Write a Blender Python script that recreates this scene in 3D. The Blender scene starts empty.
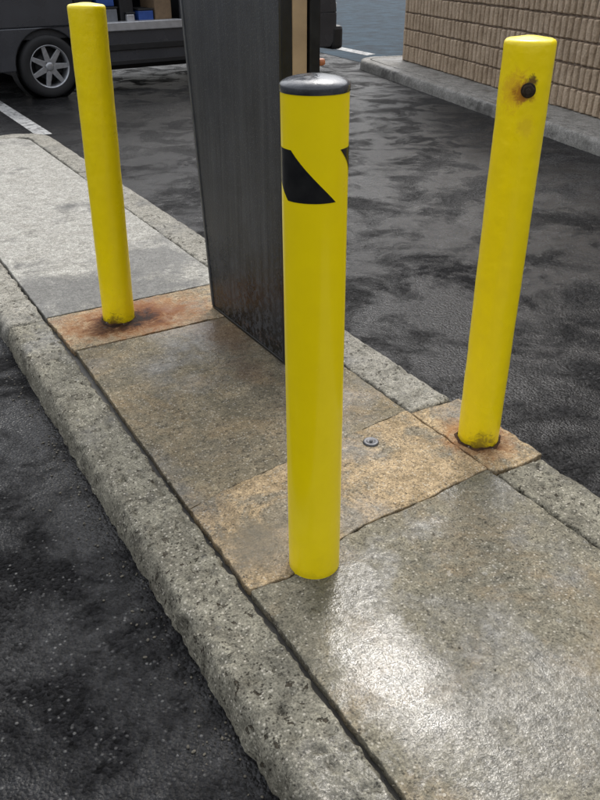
import bpy, bmesh, math, random
from mathutils import Vector, Matrix, noise as mn
random.seed(7)
S=bpy.context.scene
S.view_settings.view_transform='Standard'; S.view_settings.look='None'; S.view_settings.exposure=0
R=math.radians
GZ=-0.09   # road level (island top is z=0)

# ---------------------------------------------------------------- node helpers
class N:
    def __init__(s,name):
        s.m=bpy.data.materials.new(name); s.m.use_nodes=True
        s.t=s.m.node_tree; s.b=s.t.nodes['Principled BSDF']
        s.co=s.t.nodes.new('ShaderNodeTexCoord').outputs['Object']
    def new(s,t): return s.t.nodes.new(t)
    def put(s,sock,v):
        if isinstance(v,bpy.types.NodeSocket): s.t.links.new(v,sock)
        else:
            try: sock.default_value=v
            except Exception: sock.default_value=(*v,1) if len(v)==3 else v
    def noise(s,scale,detail=3,rough=.55,vec=None,dist=0):
        n=s.new('ShaderNodeTexNoise'); s.put(n.inputs['Vector'],vec or s.co)
        n.inputs['Scale'].default_value=scale; n.inputs['Detail'].default_value=detail
        n.inputs['Roughness'].default_value=rough; n.inputs['Distortion'].default_value=dist
        return n.outputs['Fac']
    def vor(s,scale,vec=None,feat='F1',rnd=1):
        n=s.new('ShaderNodeTexVoronoi'); n.feature=feat; s.put(n.inputs['Vector'],vec or s.co)
        n.inputs['Scale'].default_value=scale; n.inputs['Randomness'].default_value=rnd
        sp=s.new('ShaderNodeSeparateColor'); s.t.links.new(n.outputs['Color'],sp.inputs[0])
        return n.outputs['Distance'],sp.outputs[0]
    def mr(s,v,a,b,c=0,d=1):
        n=s.new('ShaderNodeMapRange'); n.clamp=True
        s.put(n.inputs[0],v)
        for i,x in zip((1,2,3,4),(a,b,c,d)): s.put(n.inputs[i],x)
        return n.outputs[0]
    def math(s,op,a,b=0):
        n=s.new('ShaderNodeMath'); n.operation=op; s.put(n.inputs[0],a); s.put(n.inputs[1],b); return n.outputs[0]
    def mul(s,a,b): return s.math('MULTIPLY',a,b)
    def add(s,a,b): return s.math('ADD',a,b)
    def mix(s,f,a,b,mode='MIX'):
        n=s.new('ShaderNodeMix'); n.data_type='RGBA'; n.blend_type=mode
        s.put(n.inputs[0],f)
        for i,v in ((6,a),(7,b)):
            if isinstance(v,tuple) and len(v)==3: v=(*v,1)
            if isinstance(v,(int,float)): v=(v,v,v,1)
            s.put(n.inputs[i],v)
        return n.outputs[2]
    def grey(s,v):
        n=s.new('ShaderNodeCombineColor')
        for i in range(3): s.put(n.inputs[i],v)
        return n.outputs[0]
    def scale(s,col,v): return s.mix(1.0,col,s.grey(v),'MULTIPLY')
    def dist(s,p,stretch=(1,1,1)):
        a=s.new('ShaderNodeVectorMath'); a.operation='SUBTRACT'; s.put(a.inputs[0],s.co); a.inputs[1].default_value=p
        m=s.new('ShaderNodeVectorMath'); m.operation='MULTIPLY'; s.put(m.inputs[0],a.outputs[0]); m.inputs[1].default_value=stretch
        d=s.new('ShaderNodeVectorMath'); d.operation='LENGTH'; s.put(d.inputs[0],m.outputs[0]); return d.outputs['Value']
    def xyz(s):
        n=s.new('ShaderNodeSeparateXYZ'); s.put(n.inputs[0],s.co); return n.outputs
    def bump(s,h,st=.5,dist=.005,normal=None):
        n=s.new('ShaderNodeBump'); s.put(n.inputs['Height'],h); s.put(n.inputs['Strength'],st); n.inputs['Distance'].default_value=dist
        if normal is not None: s.put(n.inputs['Normal'],normal)
        return n.outputs[0]
    def coat(s,wt,rough=.1,normal=None):
        b=s.b.inputs; s.put(b['Coat Weight'],wt); s.put(b['Coat Roughness'],rough); b['Coat IOR'].default_value=1.4
        if normal is not None: s.put(b['Coat Normal'],normal)
    def out(s,col=None,rough=None,normal=None,metal=None,spec=None):
        b=s.b.inputs
        if col is not None:
            if isinstance(col,tuple) and len(col)==3: col=(*col,1)
            s.put(b['Base Color'],col)
        if rough is not None: s.put(b['Roughness'],rough)
        if normal is not None: s.put(b['Normal'],normal)
        if metal is not None: s.put(b['Metallic'],metal)
        if spec is not None: s.put(b['Specular IOR Level'],spec)
        return s.m

def concrete(name,cd,cl,wet=.0,pits=.5,stains=(),patch=None,wetspots=(),rough=.8,seed=0.0,specks=.5,wetdark=.45,film=1.0,ps=62,drops=.8,cr=.15,core=None):
    """wet: about -.1 = dry, 0 = a few damp patches, .12 = wet nearly everywhere"""
    n=N(name)
    mp=n.new('ShaderNodeVectorMath'); mp.operation='ADD'; n.put(mp.inputs[0],n.co); mp.inputs[1].default_value=(seed,seed*.7,0)
    v=mp.outputs[0]
    big=n.noise(2.2,4,.6,v); med=n.noise(11,5,.7,v,.4); fine=n.noise(190,2,.7,v); mid2=n.noise(48,3,.7,v)
    col=n.mix(n.mr(med,.36,.64),cd,cl)
    if patch:
        for (pc,amt,sc,lo,hi) in patch:
            col=n.mix(n.mr(n.noise(sc,5,.75,v,.7),lo,hi,0,amt),col,pc)
    col=n.scale(col,n.mr(fine,.3,.7,.5,1.5))
    col=n.scale(col,n.mr(mid2,.3,.7,.68,1.32))
    d2,c2=n.vor(150,v)
    near=n.mr(d2,.55,.35)
    col=n.mix(n.mul(n.mr(c2,.88,.91),n.mul(near,.6*specks)),col,(.52,.48,.40))
    col=n.mix(n.mul(n.mr(c2,.13,.10),n.mul(near,.8*specks)),col,(.045,.04,.03))
    pn=n.noise(ps,3,.65,v,.3)
    pm=n.mul(n.mr(pn,.61,.66),n.mr(n.noise(5,2,.6,v),.40,.55,.25,1))
    col=n.mix(n.mul(pm,.9*pits),col,(.035,.026,.015))
    w=n.mr(n.add(big,n.mul(med,.3)),.62+wet,.48+wet,0,1)
    for (x,y,r,st,sx,sy) in wetspots:
        dd=n.dist((x,y,0),(sx,sy,0)); dd=n.add(dd,n.mr(n.noise(7,5,.75,v,.4),.25,.75,-r*.5,r*.5))
        w=n.math('MAXIMUM',w,n.mr(dd,r,r*.55,0,st))
    if drops:
        ds,cs=n.vor(26,v)
        w=n.math('MAXIMUM',w,n.mul(n.mr(ds,.22,.16),n.mul(n.mr(cs,.75,.78),n.mr(big,.47,.53,0,drops))))
    col=n.scale(col,n.mr(w,0,1,1,1-wetdark))
    for (x,y,r,cc,st,sx,sy) in stains:
        dd=n.dist((x,y,0),(sx,sy,0)); dd=n.add(dd,n.mr(n.noise(14,5,.8,v,.6),.25,.75,-r*.5,r*.5))
        sm=n.mr(dd,r,r*.4,0,st)
        col=n.mix(sm,col,cc)
    rg=n.mr(w,0,1,rough,.5)
    h=n.add(n.mul(fine,.6),n.add(n.mul(mid2,.8),n.mul(pm,-1.8*pits)))
    fw=n.mul(n.mul(w,n.mr(mid2,.35,.6,.4,1)),film)
    if core:   # standing film of water, thicker here than on the rest of the slab
        (x,y,r,sx,sy)=core
        dd=n.dist((x,y,0),(sx,sy,0)); dd=n.add(dd,n.mr(med,.25,.75,-r*.6,r*.6))
        fw=n.math('MAXIMUM',fw,n.mr(dd,r,r*.3,0,1))
        crs=n.mr(dd,r,r*.3,cr,.09)
    else: crs=cr
    n.coat(fw,crs,n.bump(n.add(mid2,n.mul(fine,.32)),.52,.0032))
    return n.out(col,rg,n.bump(h,1,.0038),spec=.25)

def asphalt(name,a=.0055,b=.036):
    n=N(name)
    big=n.noise(.6,5,.68,None,.6); b2=n.noise(2.3,5,.72,None,.4); fine=n.noise(230,2,.7)
    d,c=n.vor(115)
    mk=n.mr(n.add(n.mul(big,.6),n.mul(b2,.55)),.50,.72)
    xy=n.xyz()
    pp=n.add(n.mul(xy[0],.86),n.mul(xy[1],.511))
    wear=n.mr(pp,.4,2.2,.3,1)
    mk=n.mul(mk,wear)
    col=n.mix(mk,(a,a,a*1.12),(b,b*.98,b*.97))
    for (x,y,r,st,sx,sy) in ((1.3,5.6,1.1,.55,.8,.8),(2.0,3.6,.35,.4,1,1),(-.9,1.25,.30,.35,.8,1),(-.30,.78,.14,.45,1,1)):
        dd=n.dist((x,y,0),(sx,sy,0)); dd=n.add(dd,n.mr(n.noise(3.1,6,.78,None,.5),.25,.75,-r*.9,r*.9))
        col=n.mix(n.mr(dd,r,r*.2,0,st),col,(.068,.067,.066))
    for (x,y,r,st,sx,sy) in ((.7,6.3,.4,.7,1,.8),(1.9,4.3,.55,.6,.8,1),(-2.6,7.6,.7,.7,.6,1),(.75,3.7,.45,.8,1,1),(1.1,6.9,.3,.7,.6,1.2)):
        dd=n.dist((x,y,0),(sx,sy,0)); dd=n.add(dd,n.mr(n.noise(2.6,6,.75,None,.5),.25,.75,-r*.8,r*.8))
        col=n.mix(n.mr(dd,r,r*.4,0,st),col,(.004,.004,.005))
    col=n.scale(col,n.mr(c,0,1,.3,1.8))
    col=n.scale(col,n.mr(fine,.3,.7,.5,1.5))
    patch=n.mr(n.noise(5.5,5,.8),.46,.6,.1,1)
    sp=n.mul(n.mr(c,.90,.94),n.mul(patch,n.mr(d,.5,.3)))
    col=n.mix(n.mul(sp,n.mr(pp,.4,2,.5,.35)),col,(.28,.275,.26))
    h=n.add(n.mul(d,-1),n.mul(fine,.6))
    wetm=n.mr(b2,.58,.44,.0,.6)
    n.coat(wetm,.12,n.bump(h,.5,.006))
    return n.out(col,.8,n.bump(h,1,.006),spec=.08)

def paint_yellow(name,lumps=.3,rust=(),rough=.33,grime_contact=.5,base=(1.0,.77,.002)):
    n=N(name); a=n.noise(9,4,.6); f=n.noise(70,3,.6); z=n.xyz()[2]
    col=n.mix(n.mr(a,.35,.65),base,(base[0]*.95,base[1]*.94,base[2]))
    g=n.mul(n.mr(n.noise(26,5,.75,None,.5),.52,.68),n.mr(z,.14,0,0,1))
    col=n.mix(n.mul(g,grime_contact),col,(.34,.20,.02))
    foot_dark=n.mr(n.add(z,n.mr(n.noise(22,4,.7),.3,.7,-.015,.015)),.02,.004,0,.85)  # dirt plus contact darkening, painted into the colour at the post's foot
    col=n.mix(n.mul(foot_dark,min(1,grime_contact*1.8)),col,(.08,.035,.012))
    if grime_contact>.2:
        ch=n.mul(n.mr(n.noise(55,3,.6),.71,.73),.4*grime_contact)
        col=n.mix(ch,col,(.45,.30,.03))
    for (p,r,cc,st) in rust:
        dd=n.add(n.dist(p,(1,1,.8)),n.mr(n.noise(45,5,.8,None,.6),.25,.75,-r*.6,r*.6))
        col=n.mix(n.mr(dd,r,r*.45,0,st),col,cc)
    h=n.add(n.mul(n.noise(24,2,.5),1),n.mul(f,.35))
    return n.out(col,n.mr(a,.3,.7,rough-.05,rough+.1),n.bump(h,lumps,.004),spec=.5)

def simple(name,col,rough=.5,metal=0,var=.15,sc=20,bump=.1,spec=.5):
    n=N(name); a=n.noise(sc,4,.6)
    c=n.mix(n.mr(a,.3,.7),tuple(x*(1-var) for x in col),tuple(min(1,x*(1+var)) for x in col))
    return n.out(c,n.mr(a,.3,.7,max(.03,rough-.07),min(1,rough+.1)),n.bump(n.noise(sc*6,2),bump,.002),metal,spec)

# ---------------------------------------------------------------- mesh helpers
def obj(name,me,mat=None,parent=None,smooth=False):
    o=bpy.data.objects.new(name,me); S.collection.objects.link(o)
    if mat: me.materials.append(mat)
    if smooth:
        for p in me.polygons: p.use_smooth=True
    if parent: o.parent=parent
    return o
def empty(name,loc=(0,0,0),rz=0):
    e=bpy.data.objects.new(name,None); S.collection.objects.link(e); e.location=loc; e.rotation_euler=(0,0,rz); e.empty_display_size=.2; return e
def mesh(name,v,f): 
    me=bpy.data.meshes.new(name); me.from_pydata(v,[],f); me.update(); return me
def bev(o,w=.004,seg=2,ang=35):
    m=o.modifiers.new('b','BEVEL'); m.width=w; m.segments=seg; m.limit_method='ANGLE'; m.angle_limit=R(ang); return o
def box(name,lo,hi,mat,parent=None,b=.004):
    x0,y0,z0=lo;x1,y1,z1=hi
    v=[(x0,y0,z0),(x1,y0,z0),(x1,y1,z0),(x0,y1,z0),(x0,y0,z1),(x1,y0,z1),(x1,y1,z1),(x0,y1,z1)]
    f=[(0,3,2,1),(4,5,6,7),(0,1,5,4),(1,2,6,5),(2,3,7,6),(3,0,4,7)]
    o=obj(name,mesh(name,v,f),mat,parent)
    if b: bev(o,b)
    return o
def prism(name,poly,axis,a,b,mat,parent=None,bv=.004):
    v=[]
    for t in (a,b):
        for (s,u) in poly: v.append((s,u,t) if axis=='z' else ((s,t,u) if axis=='y' else (t,s,u)))
    n=len(poly); f=[tuple(range(n))[::-1],tuple(range(n,2*n))]+[(i,(i+1)%n,n+(i+1)%n,n+i) for i in range(n)]
    me=mesh(name,v,f); bm=bmesh.new(); bm.from_mesh(me); bmesh.ops.recalc_face_normals(bm,faces=bm.faces); bm.to_mesh(me); bm.free()
    o=obj(name,me,mat,parent)
    if bv: bev(o,bv)
    return o
def lathe(name,prof,mat,parent=None,segs=96,amp=0,loc=(0,0,0),axis='z'):
    v=[];f=[]
    for (r,z) in prof:
        for i in range(segs):
            a=2*math.pi*i/segs; rr=r
            if amp and r>.01: rr+=amp*mn.noise(Vector((math.cos(a)*2,math.sin(a)*2,z*12)))+amp*.5*mn.noise(Vector((math.cos(a)*5,math.sin(a)*5,z*40)))
            x,y=rr*math.cos(a),rr*math.sin(a)
            v.append((x,y,z) if axis=='z' else (x,-z,y))
    for j in range(len(prof)-1):
        for i in range(segs):
            k=(i+1)%segs; f.append((j*segs+i,j*segs+k,(j+1)*segs+k,(j+1)*segs+i))
    me=mesh(name,v,f); bm=bmesh.new(); bm.from_mesh(me); bmesh.ops.remove_doubles(bm,verts=bm.verts,dist=1e-6); bmesh.ops.recalc_face_normals(bm,faces=bm.faces); bm.to_mesh(me); bm.free()
    o=obj(name,me,mat,parent,True); o.location=loc; return o

# ---------------------------------------------------------------- world, sun, camera
AZ=11 # degrees to the right of +Y
EL=50
w=bpy.data.worlds.new("World"); S.world=w; w.use_nodes=True; nt=w.node_tree
sky=nt.nodes.new('ShaderNodeTexSky'); sky.sky_type='NISHITA'; sky.sun_disc=False
sky.sun_elevation=R(EL); sky.sun_rotation=R(AZ); sky.dust_density=2; sky.air_density=1.0
hs=nt.nodes.new('ShaderNodeHueSaturation'); hs.inputs['Saturation'].default_value=.2
nt.links.new(sky.outputs[0],hs.inputs['Color'])
# gloomy band low on the horizon, light coming mostly from overhead
tc=nt.nodes.new('ShaderNodeTexCoord'); sx=nt.nodes.new('ShaderNodeSeparateXYZ'); nt.links.new(tc.outputs['Generated'],sx.inputs[0])
mr=nt.nodes.new('ShaderNodeMapRange'); nt.links.new(sx.outputs[2],mr.inputs[0])
for i,x in zip((1,2,3,4),(.05,.55,.10,1.0)): mr.inputs[i].default_value=x
mx=nt.nodes.new('ShaderNodeVectorMath'); mx.operation='SCALE'
nt.links.new(hs.outputs[0],mx.inputs[0]); nt.links.new(mr.outputs[0],mx.inputs['Scale'])
nt.links.new(mx.outputs[0],nt.nodes['Background'].inputs[0])
nt.nodes['Background'].inputs[1].default_value=.41
sl=bpy.data.lights.new('sun','SUN'); sl.energy=.95; sl.angle=R(8); sl.color=(1,.95,.87)
so=bpy.data.objects.new('sun',sl); S.collection.objects.link(so)
d=Vector((math.sin(R(AZ))*math.cos(R(EL)),math.cos(R(AZ))*math.cos(R(EL)),math.sin(R(EL))))
so.rotation_euler=d.to_track_quat('Z','Y').to_euler()
cam=bpy.data.cameras.new('camera'); co=bpy.data.objects.new('camera',cam); S.collection.objects.link(co); S.camera=co
cam.sensor_fit='VERTICAL'; cam.sensor_height=36; cam.lens=35.1; cam.clip_end=500; cam.clip_start=.05
co.location=(0,0,1.35); co.rotation_euler=(R(60),0,0)

# ---------------------------------------------------------------- ground
bm=bmesh.new(); bmesh.ops.create_grid(bm,x_segments=4,y_segments=4,size=250); me=bpy.data.meshes.new('road'); bm.to_mesh(me); bm.free()
road=obj('asphalt_road',me,asphalt('asphalt')); road.location=(0,0,GZ)

IA=R(30.7)
isl=empty('traffic_island',(0,0,0),IA)

# painted lines
n=N('white_line_paint'); k=n.mr(n.noise(18,6,.75),.38,.56)
m_line=n.out(n.mix(k,(.05,.05,.05),(.38,.38,.37)),.7,n.bump(n.noise(200,2),.5,.003))
def line(name,pts,mat,z=GZ+.004,par=None):
    me=mesh(name,[(x,y,z) for x,y in pts],[tuple(range(len(pts)))]); return obj(name,me,mat,par)
l1=line('painted_line',[(1.66,7.4),(1.80,7.4),(1.78,14),(1.64,14)],m_line); l1.rotation_euler=(0,0,IA)
l2=line('painted_line',[(1.05,13.25),(1.2,13.45),(-.6,17.1),(-.78,16.9)],m_line,GZ+.008)
n=N('blue_parking_paint'); k=n.mr(n.noise(3,6,.75),.35,.65)
m_blue=n.out(n.mix(k,(.014,.020,.027),(.035,.065,.09)),.8,n.bump(n.noise(160,2),.7,.004),spec=.1)
line('blue_parking_marking',[(1.0,12.2),(3.2,16.5),(5.5,32),(-2.5,32),(-2.0,19.0)],m_blue,GZ+.004)

# ---------------------------------------------------------------- island
m_dirt=simple('joint_dirt',(.02,.017,.012),.5,0,.5,60,.8)
box('joint_bed',(.475,-1.5,GZ-.05),(1.655,7.05,-.022),m_dirt,isl,0)

def curb(name,path,mat,width=.155,step=.007,seed=0,par=isl,zt=0,zb=-.14,ero=1.0,batter=.012):
    """path: polyline of outer contact edge (x,y); curb body lies to the LEFT of travel"""
    P=[Vector((*p,0)) for p in path]
    pts=[];nor=[]
    for i in range(len(P)-1):
        L=(P[i+1]-P[i]).length; m=max(1,int(L/step))
        for j in range(m+(1 if i==len(P)-2 else 0)):
            pts.append(P[i].lerp(P[i+1],j/m))
    for i in range(len(pts)):
        a=pts[max(0,i-1)];b=pts[min(len(pts)-1,i+1)]; t=(b-a).normalized(); nor.append(Vector((-t.y,t.x,0)))
    prof=[(0,zb),(0.002,zt-.07),(batter*.6,zt-.04),(batter,zt-.024),(batter+.006,zt-.012),(batter+.015,zt-.004),(batter+.026,zt)]
    k=int((width-batter-.034)/.007)
    prof+=[(batter+.026+(width-.008-batter-.026)*(j+1)/k,zt) for j in range(k)]
    prof+=[(width-.003,zt-.003),(width,zt-.01),(width,zt-.07)]
    v=[];f=[];m=len(prof); nn=len(pts)
    for i in range(nn):
        endd=min(i,nn-1-i)*step
        for j,(s,z) in enumerate(prof):
            q=pts[i]+nor[i]*s
            V=Vector((q.x+seed,q.y,z*1.0))
            d1=mn.fractal(V*9,1,2,5)*.004; 
            pit=mn.noise(V*42+Vector((7,3,1))); pit=-max(0,pit-.30)*.035
            er=mn.fractal(V*26+Vector((5,9,2)),.8,2,4)*.0035
            zz=z; 
            edge=1 if (j<7 or j>m-4) else .45
            if z>zt-.06: zz=z+(d1+pit+er*edge)*ero
            if endd<.012: zz-=(.012-endd)**2*60
            off=(er*2.2*edge+mn.noise(V*5)*.004)*ero
            if j>=7 and j<m-3: off=0
            q2=pts[i]+nor[i]*(s+off)
            v.append((q2.x,q2.y,zz))
    for i in range(nn-1):
        for j in range(m-1):
            f.append((i*m+j,i*m+j+1,(i+1)*m+j+1,(i+1)*m+j))
    f.append(tuple(range(m))); f.append(tuple(range((nn-1)*m,nn*m))[::-1])
    me=mesh(name,v,f); bm=bmesh.new(); bm.from_mesh(me); bmesh.ops.recalc_face_normals(bm,faces=bm.faces); bm.to_mesh(me); bm.free()
    return obj(name,me,mat,par,True)

RUST=(.055,.018,.005)
TAN=(.27,.19,.10); GRY=(.15,.14,.11)
m_curb=concrete('curb_concrete',(.125,.115,.088),(.235,.22,.17),wet=.0,pits=1.0,seed=0,wetdark=.35,specks=1.1,film=.5,ps=44)
m_curb2=concrete('curb_concrete_dry',(.18,.17,.14),(.29,.275,.235),wet=-.03,pits=.9,seed=3,specks=.8,film=.3)
m_far=concrete('slab_concrete_dry',(.25,.24,.21),(.36,.35,.315),wet=-.03,pits=.15,seed=9,wetspots=((.95,3.30,.38,1,.8,1),(1.25,3.6,.3,.9,1,1),(.72,3.4,.22,.9,1,.7)),specks=.5,wetdark=.66,film=.2)
m_mid=concrete('slab_concrete_tan',(.13,.112,.075),(.215,.18,.12),wet=.05,pits=.5,seed=15,patch=((TAN,.5,3.5,.48,.66),((.12,.11,.09),.6,2.6,.5,.62)),specks=.8,wetdark=.28,film=.45,
    stains=((1.20,2.62,.13,(.12,.06,.025),.5,1,.6),(1.15,2.30,.10,(.10,.055,.03),.4,1.2,.7)))
m_near=concrete('slab_concrete_wet',(.13,.12,.09),(.21,.19,.14),wet=.04,pits=.4,seed=21,patch=((TAN,.5,3.2,.5,.68),),specks=.9,wetdark=.34,film=.8,cr=.16,
    wetspots=((.78,.84,.17,1,1.1,.6),(.83,1.15,.14,1,1,1)),stains=((1.3,.6,.25,(.22,.165,.09),.4,1,1),),core=(.765,.90,.17,1.2,.55))
m_pad=concrete('footing_concrete',(.25,.185,.105),(.40,.30,.18),wet=-.02,pits=.4,seed=31,specks=.8,wetdark=.35,patch=((GRY,.7,5,.5,.6),),film=.4,
    stains=((.72,1.42,.13,(.13,.115,.085),.7,1,1),(1.562,1.515,.15,(.30,.13,.04),.65,1,1),(1.565,1.50,.085,RUST,.95,1,1)),
    wetspots=((.75,1.36,.15,.8,1,1),(1.0,1.36,.12,.7,1,1)))
m_pad2=concrete('footing_concrete_rusty',(.22,.17,.105),(.36,.28,.18),wet=-.02,pits=.4,seed=35,specks=.8,wetdark=.4,patch=((GRY,.7,4,.5,.6),),film=.15,
    stains=((.95,2.97,.30,(.25,.10,.025),.85,.8,1.2),(.93,2.965,.20,(.12,.035,.008),.95,.8,1.3),(.90,2.955,.14,(.012,.005,.003),.97,.8,1.2)))

def arc(cx,cy,r,a0,a1,n=10): return [(cx+r*math.cos(R(a0+(a1-a0)*i/n)),cy+r*math.sin(R(a0+(a1-a0)*i/n))) for i in range(n+1)]
curb('curb_1',[(.446,3.142),(.424,-1.2)],m_curb,width=.168,seed=0,batter=.014)
curb('curb_2',[(.445,6.85),(.445,3.152)],m_curb2,width=.168,seed=4,step=.012)
curb('curb_3',[(1.675,-1.2),(1.675,1.335)],m_curb,width=.20,seed=8)
curb('curb_4',[(1.675,1.752),(1.675,5.535)],m_curb2,width=.20,seed=12,step=.009)
curb('curb_5',[(1.675,5.545)]+arc(1.375,6.85,.3,0,90)+[(.76,7.15)]+arc(.745,6.85,.3,90,180),m_curb2,width=.19,seed=16,step=.014)

def slab(name,corners,mat,z=0,jag=.0025,seed=0,bv=.004):
    P=[];n=len(corners)
    for i in range(n):
        a=Vector(corners[i]+(0,));b=Vector(corners[(i+1)%n]+(0,)); L=(b-a).length; m=max(1,int(L/.015))
        t=(b-a)/L; nn=Vector((-t.y,t.x,0))
        for j in range(m):
            q=a.lerp(b,j/m)
            if j: q=q+nn*(mn.fractal(Vector((q.x*22+seed,q.y*22,seed)),.8,2,4)*jag)
            P.append((q.x,q.y))
    return prism(name,P,'z',z-.08,z,mat,isl,bv)
b1=[(.618,1.275),(.72,1.265),(.80,1.288),(.90,1.318),(1.0,1.338),(1.2,1.343),(1.467,1.366)]
b2=[(.618,1.643),(.80,1.685),(1.05,1.715),(1.3,1.745),(1.467,1.765)]
slab('slab_near',[(.604,-1.2),(1.467,-1.2)]+b1[::-1],m_near,0,.006,1,.003)
slab('footing_pad_1',[(x,y+.003) for x,y in b1]+[(x,y) for x,y in b2[::-1]],m_pad,.0015,.006,2,.003)
slab('footing_block',[(1.475,1.352),(1.55,1.335),(1.672,1.345),(1.678,1.742),(1.475,1.748)],m_pad,-.002,.008,3)
slab('slab_middle',[(x,y+.002) for x,y in b2]+[(1.467,2.782),(.640,2.782)],m_mid,-.001,.004,4,.003)
slab('footing_pad_2',[(.632,2.788),(1.467,2.788),(1.467,3.146),(.625,3.146)],m_pad2,.0015,.006,5,.003)
slab('slab_far',[(.622,3.152),(1.467,3.152),(1.467,6.8),(1.37,6.95),(.76,6.95),(.622,6.8)],m_far,.003,.003,6)

m_steel=simple('worn_steel',(.10,.10,.105),.4,.7,.3,60,.3)
cp=lathe('cleanout_cover',[(.0,.003),(.012,.0035),(.016,.006),(.0225,.006),(.025,.004),(.026,-.01)],m_steel,None,32)
cp.location=(.224,2.067,.002)
lathe('cover_screw',[(0,.008),(.005,.008),(.006,.002)],m_steel,cp,6)
bm=bmesh.new()
for i in range(260):
    q=random.uniform(.3,6); p=random.choice([random.uniform(.5,1.6),random.gauss(.616,.012),random.gauss(1.47,.012)])
    r=random.uniform(.001,.003)*(1.9 if random.random()<.06 else 1)
    M=Matrix.Translation((p,q,r*.5))@Matrix.Rotation(random.random()*6,4,'Z')@Matrix.Diagonal((r*random.uniform(.8,1.7),r,r*.7,1))
    bmesh.ops.create_icosphere(bm,subdivisions=1,radius=1,matrix=M)
for i in range(300):
    q=random.uniform(.5,5); p=.43-abs(random.gauss(0,.05)); r=random.uniform(.0012,.004)
    M=Matrix.Translation((p,q,GZ+r*.5))@Matrix.Rotation(random.random()*6,4,'Z')@Matrix.Diagonal((r*random.uniform(.8,1.7),r,r*.7,1))
    bmesh.ops.create_icosphere(bm,subdivisions=1,radius=1,matrix=M)
me=bpy.data.meshes.new('grit'); bm.to_mesh(me); bm.free()
obj('loose_grit',me,simple('grit',(.08,.07,.05),.6,0,.6,90,.2),isl)

# ---------------------------------------------------------------- bollards
def bollard(loc,top,H,r,mat,amp,sleeve=False):
    e=empty('yellow_bollard',loc)
    ax=(Vector(top)-Vector(loc)).normalized()
    e.rotation_mode='QUATERNION'; e.rotation_quaternion=Vector((0,0,1)).rotation_difference(ax)
    zs=[-.03+ (H-.012+.03)*i/70 for i in range(71)]
    prof=[(r,z) for z in zs]
    if sleeve: prof+=[(r,H-.012)]
    else: prof+=[(r-.001,H-.006),(r-.004,H-.002),(r-.009,H),(r-.016,H+.001),(r-.03,H+.003),(r*.25,H+.006),(0,H+.006)]
    lathe('post',prof,mat,e,96,amp)
    return e
y1=paint_yellow('yellow_paint_worn',.5,(((0,-.066,.0),.04,(.12,.055,.015),.8),),.28,.35)
y2=paint_yellow('yellow_plastic_sleeve',.06,(),.18,.12)
rz=1.055
y3=paint_yellow('yellow_paint_chipped',.6,(((-.03,-.05,rz-.005),.045,(.80,.48,.02),.8),((-.020,-.06,rz-.006),.028,(.42,.16,.02),.9),((0,-.062,rz+.022),.015,(.10,.045,.02),.9),((0,-.062,rz-.085),.024,(.82,.56,.02),.55),((0,-.06,0),.05,(.1,.05,.02),.7)),.30,.25)
bL=bollard((-.766,3.03,0),(-.742,3.03,1.186),1.186,.0655,y1,.0012)
bM=bollard((.036,1.514,0),(.027,1.514,1.147),1.14,.064,y2,0,True)
bR=bollard((.569,2.10,-.002),(.563,2.09,1.17),1.165,.0635,y3,.0012)
n=N('cap_plastic'); m_cap=n.out(n.mix(n.mr(n.noise(30,4),.3,.7),(.035,.037,.042),(.075,.08,.09)),n.mr(n.noise(60,3),.3,.7,.1,.35),n.bump(n.noise(90,2),.3,.002))
H=1.14
prof=[(.0645,H-.012),(.0655,H-.011),(.0655,H-.002)]+[(.0655*math.cos(R(a)),H-.002+.018*math.sin(R(a))) for a in range(6,91,6)]
lathe('dome_cap',prof,m_cap,bM,96)
n=N('black_tape'); m_tape=n.out(n.mix(n.mr(n.noise(40,3),.3,.7),(.006,.006,.007),(.014,.014,.014)),.25,n.bump(n.noise(120,2),.1,.001))
for kk in range(2):
    v=[];f=[];nu,nv=40,16; rr=.0647
    for j in range(nv+1):
        for i in range(nu+1):
            t=j/nv; a=-134+180*kk+90*i/nu+81*(1-t)
            ang=R(a-90); z=.937+.095*t
            v.append((rr*math.cos(ang),rr*math.sin(ang),z))
    for j in range(nv):
        for i in range(nu):
            b=j*(nu+1)+i; f.append((b,b+1,b+nu+2,b+nu+1))
    obj('hazard_tape_%d'%(kk+1),mesh('tape',v,f),m_tape,bM,True)
m_rust=simple('rusted_bolt',(.035,.022,.014),.55,.4,.5,120,.6)
bo=empty('bolt',(-.006,-.063,rz)); bo.parent=bR; bo.rotation_euler=(0,0,R(-14))
def hexp(r): return [(r*math.cos(R(60*i+15)),r*math.sin(R(60*i+15))) for i in range(6)]
prism('washer',[(.018*math.cos(R(a)),.018*math.sin(R(a))) for a in range(0,360,20)],'y',.004,-.003,m_rust,bo,.001)
prism('nut',hexp(.0155),'y',-.003,-.014,m_rust,bo,.0015)
prism('stud',[(.007*math.cos(R(a)),.007*math.sin(R(a))) for a in range(0,360,30)],'y',-.014,-.022,m_rust,bo,.001)
m_lip=concrete('grout_lip',(.03,.014,.007),(.08,.036,.014),wet=-.3,pits=.3,seed=2,film=.3,drops=0)
for r,par in ((.0655,bL),(.0635,bR)):
    lathe('base_rust',[(r+.0005,.006),(r+.003,.004),(r+.007,.002),(r+.012,-.004)],m_lip,par,80,.010)

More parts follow.
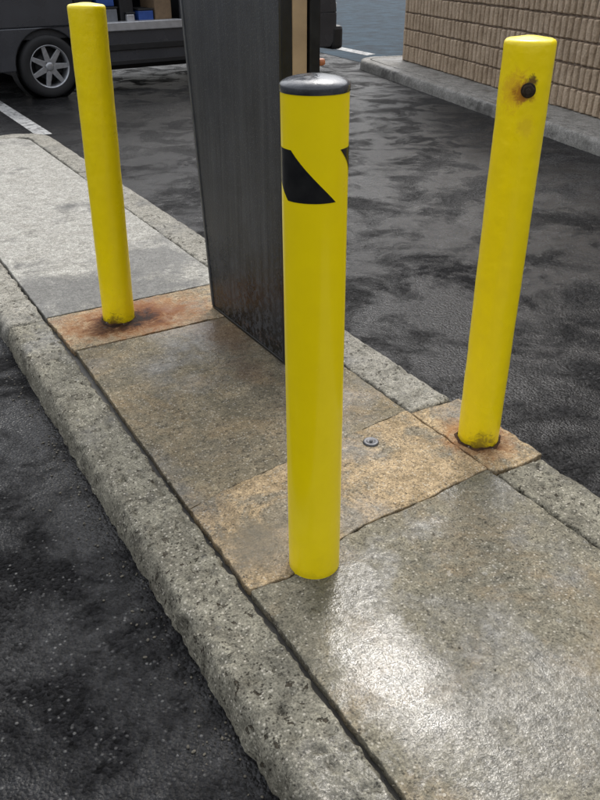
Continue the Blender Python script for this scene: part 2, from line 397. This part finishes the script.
# ---------------------------------------------------------------- kiosk
ki=empty('drive_through_kiosk',(0,0,0),IA)
n=N('kiosk_panel'); z=n.xyz()[2]
fall=n.add(z,n.mr(n.noise(5,3),.3,.7,-.18,.18))
sp=n.mul(n.mr(n.noise(38,4,.8,None,.3),.46,.51),n.mr(fall,.62,.1,0,1))
mpn=n.new('ShaderNodeMapping'); n.put(mpn.inputs[0],n.co); mpn.inputs['Scale'].default_value=(38,38,1.4)
st=n.noise(1,5,.7,mpn.outputs[0])
col=n.mix(n.mr(n.noise(5,4,.6),.3,.7),(.034,.036,.042),(.055,.058,.066))
col=n.mix(n.mul(n.mr(st,.5,.72),.35),col,(.11,.115,.12))
col=n.mix(n.mul(n.mr(st,.48,.34),n.mr(z,1.1,.2,0,.85)),col,(.009,.009,.010))
col=n.mix(n.mr(n.noise(240,1),.66,.70,0,.6),col,(.18,.18,.18))
col=n.mix(n.mul(n.mr(n.noise(30,4,.75),.52,.62),n.mr(z,.14,.02,0,.6)),col,(.09,.045,.02))
col=n.mix(n.mul(sp,.95),col,(.002,.002,.002))
m_k=n.out(col,n.mr(sp,0,1,.45,.2),n.bump(n.noise(150,2),.4,.002),spec=.3)
m_kd=simple('kiosk_black',(.008,.008,.009),.35,0,.3,20,.1)
m_kt=simple('kiosk_tan_panel',(.40,.28,.16),.5,0,.15,12,.1)
m_ke=simple('kiosk_edge_trim',(.10,.105,.115),.4,.3,.15,20,.1)
HT=1.95
def q_far(z): return 2.885+.107*z
poly=[(2.272,.012),(2.272,HT),(q_far(HT),HT),(q_far(0),.012)]
prism('panel',poly,'x',1.28,1.37,m_k,ki,.004)
prism('edge_trim_far',[(q_far(0)+.001,.012),(q_far(HT)+.001,HT),(q_far(HT)+.014,HT),(q_far(0)+.014,.012)],'x',1.275,1.376,m_ke,ki,.002)
prism('edge_trim_near',[(2.252,.012),(2.252,HT),(2.270,HT),(2.270,.012)],'x',1.272,1.31,m_kd,ki,.002)
prism('end_panel',[(2.256,.05),(2.256,HT-.02),(2.270,HT-.02),(2.270,.05)],'x',1.312,1.365,m_kt,ki,.002)
box('rear_frame',(1.372,2.25,.012),(1.41,q_far(0)-.02,HT),m_kd,ki,.004)
box('base_plate',(1.278,2.25,.001),(1.42,2.90,.012),m_kd,ki,.002)
box('top_cap',(1.26,2.24,HT+.001),(1.425,3.13,HT+.04),m_kd,ki,.006)
m_or=simple('orange_object_paint',(.45,.16,.07),.45)
box('orange_object',(1.411,2.262,1.03),(1.44,2.28,1.052),m_or,ki,.008)  # small orange object of unknown nature, given a latch handle's shape

# ---------------------------------------------------------------- building
bd=empty('block_building',(1.43,11.7,0),math.atan2(-.959,.283))
SW=.03
n=N('split_face_block'); fi=n.noise(60,4,.75); me_=n.noise(3,3,.6)
col=n.mix(n.mr(me_,.35,.65),(.44,.33,.225),(.58,.45,.32)); col=n.scale(col,n.mr(fi,.25,.75,.6,1.35))
m_blk=n.out(col,.85,n.bump(fi,1,.012))
m_mort=simple('mortar',(.20,.15,.11),.9,0,.2,30,.5)
box('wall_core',(0.002,.0,GZ),(10.5,8,3.4),m_mort,bd,0)
v=[];f=[]
pitch=.10
for row in range(17):
    z0=SW+.004+row*.2
    for i in range(int(10.4/pitch)):
        x0=.02+i*pitch; dz=random.uniform(-.004,.004)
        w2=pitch*.74; dep=.032+random.uniform(-.007,.009)
        bs=len(v); cols=[(0,0),(.12,.75),(.38,1),(.66,1),(.9,.7),(1,0)]
        rows=[0,.05,.33,.66,.95,1]
        for rj,t in enumerate(rows):
            for (s,dd) in cols:
                e_=.55 if rj in(0,5) else 1
                v.append((x0+s*w2+random.uniform(-.003,.003),.001-dd*dep*e_+random.uniform(-.004,.004)*(dd>0),z0+t*.182+dz))
        for a in range(5):
            for b in range(5):
                q=bs+a*6+b; f.append((q,q+1,q+7,q+6))
        f.append(tuple(bs+b for b in range(6))[::-1]); f.append(tuple(bs+30+b for b in range(6)))
obj('ribbed_blocks',mesh('blocks',v,f),m_blk,bd)
box('corner_pilaster',(-.012,-.012,GZ),(.016,.3,3.4),m_blk,bd,.006)
box('roof_coping',(-.08,-.08,3.401),(10.6,8.05,3.52),simple('coping_metal',(.12,.09,.07),.5,.3),bd,.01)
m_sw=concrete('sidewalk_concrete',(.17,.165,.15),(.28,.27,.25),wet=0,pits=.3,seed=44,film=.3)
sw=empty('sidewalk',(1.43,11.7,0),math.atan2(-.959,.283))
path=[(-.5,4.0)]+arc(-.1,-.15,.42,180,270)+[(10.5,-.55)]
path[-2]=(-.1,-.57)
curb('kerb',path,m_sw,width=.14,step=.03,seed=50,par=sw,zt=SW,zb=GZ-.03,ero=.8)
def swslab(nm,x0,x1,y0,y1): box(nm,(x0,y0,GZ),(x1,y1,SW-.002),m_sw,sw,.004)
i=0;x=.0
while x<10.4:
    swslab('slab_%d'%i,x,min(x+1.2,10.5)-.01,-.41,-.002); x+=1.2;i+=1
prism('slab_corner',[(-.36,4)]+arc(-.1,-.15,.262,180,270)+[(-.012,-.41),(-.012,4)],'z',GZ,SW-.002,m_sw,sw,.003)

# ---------------------------------------------------------------- work van
VA=math.atan2(.59,.81)
ux,uy=math.cos(VA),math.sin(VA)
van=empty('work_van',(-2.74-.6*ux,9.25-.6*uy,GZ),VA)
m_body=simple('van_paint',(.07,.073,.082),.25,.3,.1,3,.02)
m_trim=simple('black_plastic',(.015,.015,.016),.55,0,.2,30,.2)
m_sil=simple('silver_sill',(.50,.51,.53),.35,.5,.12,15,.05)
m_rub=simple('tyre_rubber',(.016,.016,.017),.75,0,.3,30,.3)
m_rim=simple('wheel_alloy',(.42,.43,.45),.35,.6,.15,30,.1)
n=N('dark_glass'); m_gl=n.out((.01,.012,.015),.05)
m_int=simple('van_interior',(.03,.03,.033),.7,0,.3,10,.2)
W=1.85
def archpts(cx,r=.375,cz=.33,zb=.30):
    a0=math.degrees(math.asin((zb-cz)/r))
    return [(cx+r*math.cos(R(a)),cz+r*math.sin(R(a))) for a in [a0+ (180-2*a0)*i/16 for i in range(17)]]
def side(yy0,yy1,tag,opening):
    pts=[(.05,.30)]+archpts(.6)[::-1]+archpts(3.6)[::-1]+[(4.50,.30),(4.60,.42),(4.60,.72),(0.0,.72),(0,.42)]
    prism('lower_side_'+tag,pts,'y',yy0,yy1,m_body,van,.012)
    q1=[(0.0,.721),(.95,.721),(.95,1.0),(.95,1.80),(.12,1.80),(.02,1.1)]
    prism('rear_quarter_'+tag,q1,'y',yy0,yy1,m_body,van,.012)
    if not opening: prism('slide_door_'+tag,[(.952,.721),(2.248,.721),(2.248,1.80),(.952,1.80)],'y',yy0,yy1,m_body,van,.012)
    q2=[(2.25,.721),(4.60,.721),(4.57,.95),(4.35,1.06),(3.65,1.18),(3.0,1.78),(2.9,1.80),(2.25,1.80)]
    prism('front_side_'+tag,q2,'y',yy0,yy1,m_body,van,.012)
    yo=yy0-.004 if yy0<.5 else yy1+.004
    prism('front_window_'+tag,[(2.4,1.12),(3.5,1.15),(3.0,1.68),(2.4,1.70)],'y',yo,yo+.003 if yy0<.5 else yo-.003,m_gl,van,0)
    prism('rear_window_'+tag,[(.15,1.12),(.85,1.12),(.85,1.68),(.2,1.68)],'y',yo,yo+.003 if yy0<.5 else yo-.003,m_gl,van,0)
side(0,.04,'near',True); side(W-.04,W,'far',False)
box('floor',(.06,.041,.60),(3.6,W-.041,.70),m_int,van,.004)
box('silver_sill',(.94,-.02,.64),(2.26,.10,.735),m_sil,van,.01)
box('side_moulding_1',(1.02,-.018,.44),(3.15,-.001,.51),m_trim,van,.006)
box('rocker',(1.02,-.012,.285),(3.18,.03,.335),m_trim,van,.006)
box('roof',(.12,.0,1.801),(2.95,W,1.86),m_body,van,.025)
box('rear_wall',(.0,.041,.721),(.03,W-.041,1.80),m_body,van,.006)
box('bulkhead',(2.5,.041,.70),(2.54,W-.041,1.79),m_int,van,.004)
box('rear_bumper',(-.11,-.01,.33),(.045,W+.01,.56),m_trim,van,.03)
box('front_bumper',(4.52,-.01,.26),(4.72,W+.01,.56),m_trim,van,.05)
prism('hood',[(3.66,1.19),(4.35,1.07),(4.60,.95),(4.60,.72),(3.66,.72)],'y',.045,W-.045,m_body,van,.02)
prism('windscreen',[(3.0,1.77),(3.66,1.19),(3.63,1.17),(2.97,1.75)],'y',.045,W-.045,m_gl,van,.003)
box('grille',(4.601,.4,.6),(4.63,W-.4,.85),m_trim,van,.008)
for y0 in (.05,W-.35): box('headlight',(4.59,y0,.66),(4.64,y0+.3,.84),simple('lamp_lens',(.6,.6,.6),.1),van,.02)
for y0 in (.0,W-.12): box('tail_light',(-.02,y0,.85),(.01,y0+.12,1.3),simple('tail_lens',(.35,.01,.01),.15),van,.01)
box('underbody',(.25,.15,.22),(4.4,W-.15,.60),m_trim,van,.02)
for nm,cx,yy in (('rear_wheel',.6,.0),('front_wheel',3.6,.0),('rear_wheel_far',.6,W-.22),('front_wheel_far',3.6,W-.22)):
    we=empty(nm,(cx,yy+.01,.325)); we.parent=van
    if yy>.5: we.rotation_euler=(0,0,math.pi); we.location.y+=.2
    lathe('tyre',[(.215,-.0),(.235,.012),(.28,.016),(.31,.008),(.322,-.02),(.325,-.1),(.322,-.17),(.31,-.2),(.25,-.2),(.215,-.19)],m_rub,we,64,0,(0,0,0),'y')
    lathe('rim',[(.214,-.19),(.20,-.18),(.20,-.02),(.212,.004),(.220,.006),(.222,.0)],m_rim,we,48,0,(0,0,0),'y')
    lathe('hub',[(0,.0),(.03,.0),(.045,-.006),(.05,-.03)],m_rim,we,32,0,(0,0,0),'y')
    lathe('brake_disc',[(0,-.07),(.14,-.07),(.14,-.085)],m_trim,we,32,0,(0,0,0),'y')
    for s in range(7):
        a=R(360/7*s); ca,sa=math.cos(a),math.sin(a)
        pl=[(.035,-.034),(.205,-.022),(.205,.022),(.035,.034)]
        prism('spoke_%d'%s,[(x*ca-y*sa,x*sa+y*ca) for x,y in pl],'y',.008,.035,m_rim,we,.003)
    lathe('wheel_well',[(.37,-.05),(.37,-.25),(0,-.25)],m_trim,we,32,0,(0,0,0),'y')
m_bl=simple('blue_tote',(.03,.08,.30),.45); m_gr=simple('grey_case',(.16,.17,.19),.5); m_tn=simple('cardboard',(.22,.15,.09),.8)
for i,(x0,x1,y0,y1,h,mm) in enumerate(((1.0,1.22,.12,.5,.30,m_trim),(1.25,1.5,.10,.45,.16,m_gr),(1.27,1.48,.12,.42,.34,m_bl),(1.55,1.72,.14,.5,.42,m_trim),(1.76,1.95,.10,.4,.13,m_bl),(1.98,2.2,.12,.5,.26,m_tn),(1.6,1.7,.08,.13,.1,m_sil),(1.3,1.9,.7,1.2,.7,m_int))):
    z0=.702 if i!=2 else .884
    box('cargo_%d'%i,(x0,y0,z0),(x1,y1,z0+h),mm,van,.012)
    if h<.4: box('cargo_lid_%d'%i,(x0-.006,y0-.006,z0+h+.001),(x1+.006,y1+.006,z0+h+.02),m_trim,van,.005)
print('done')
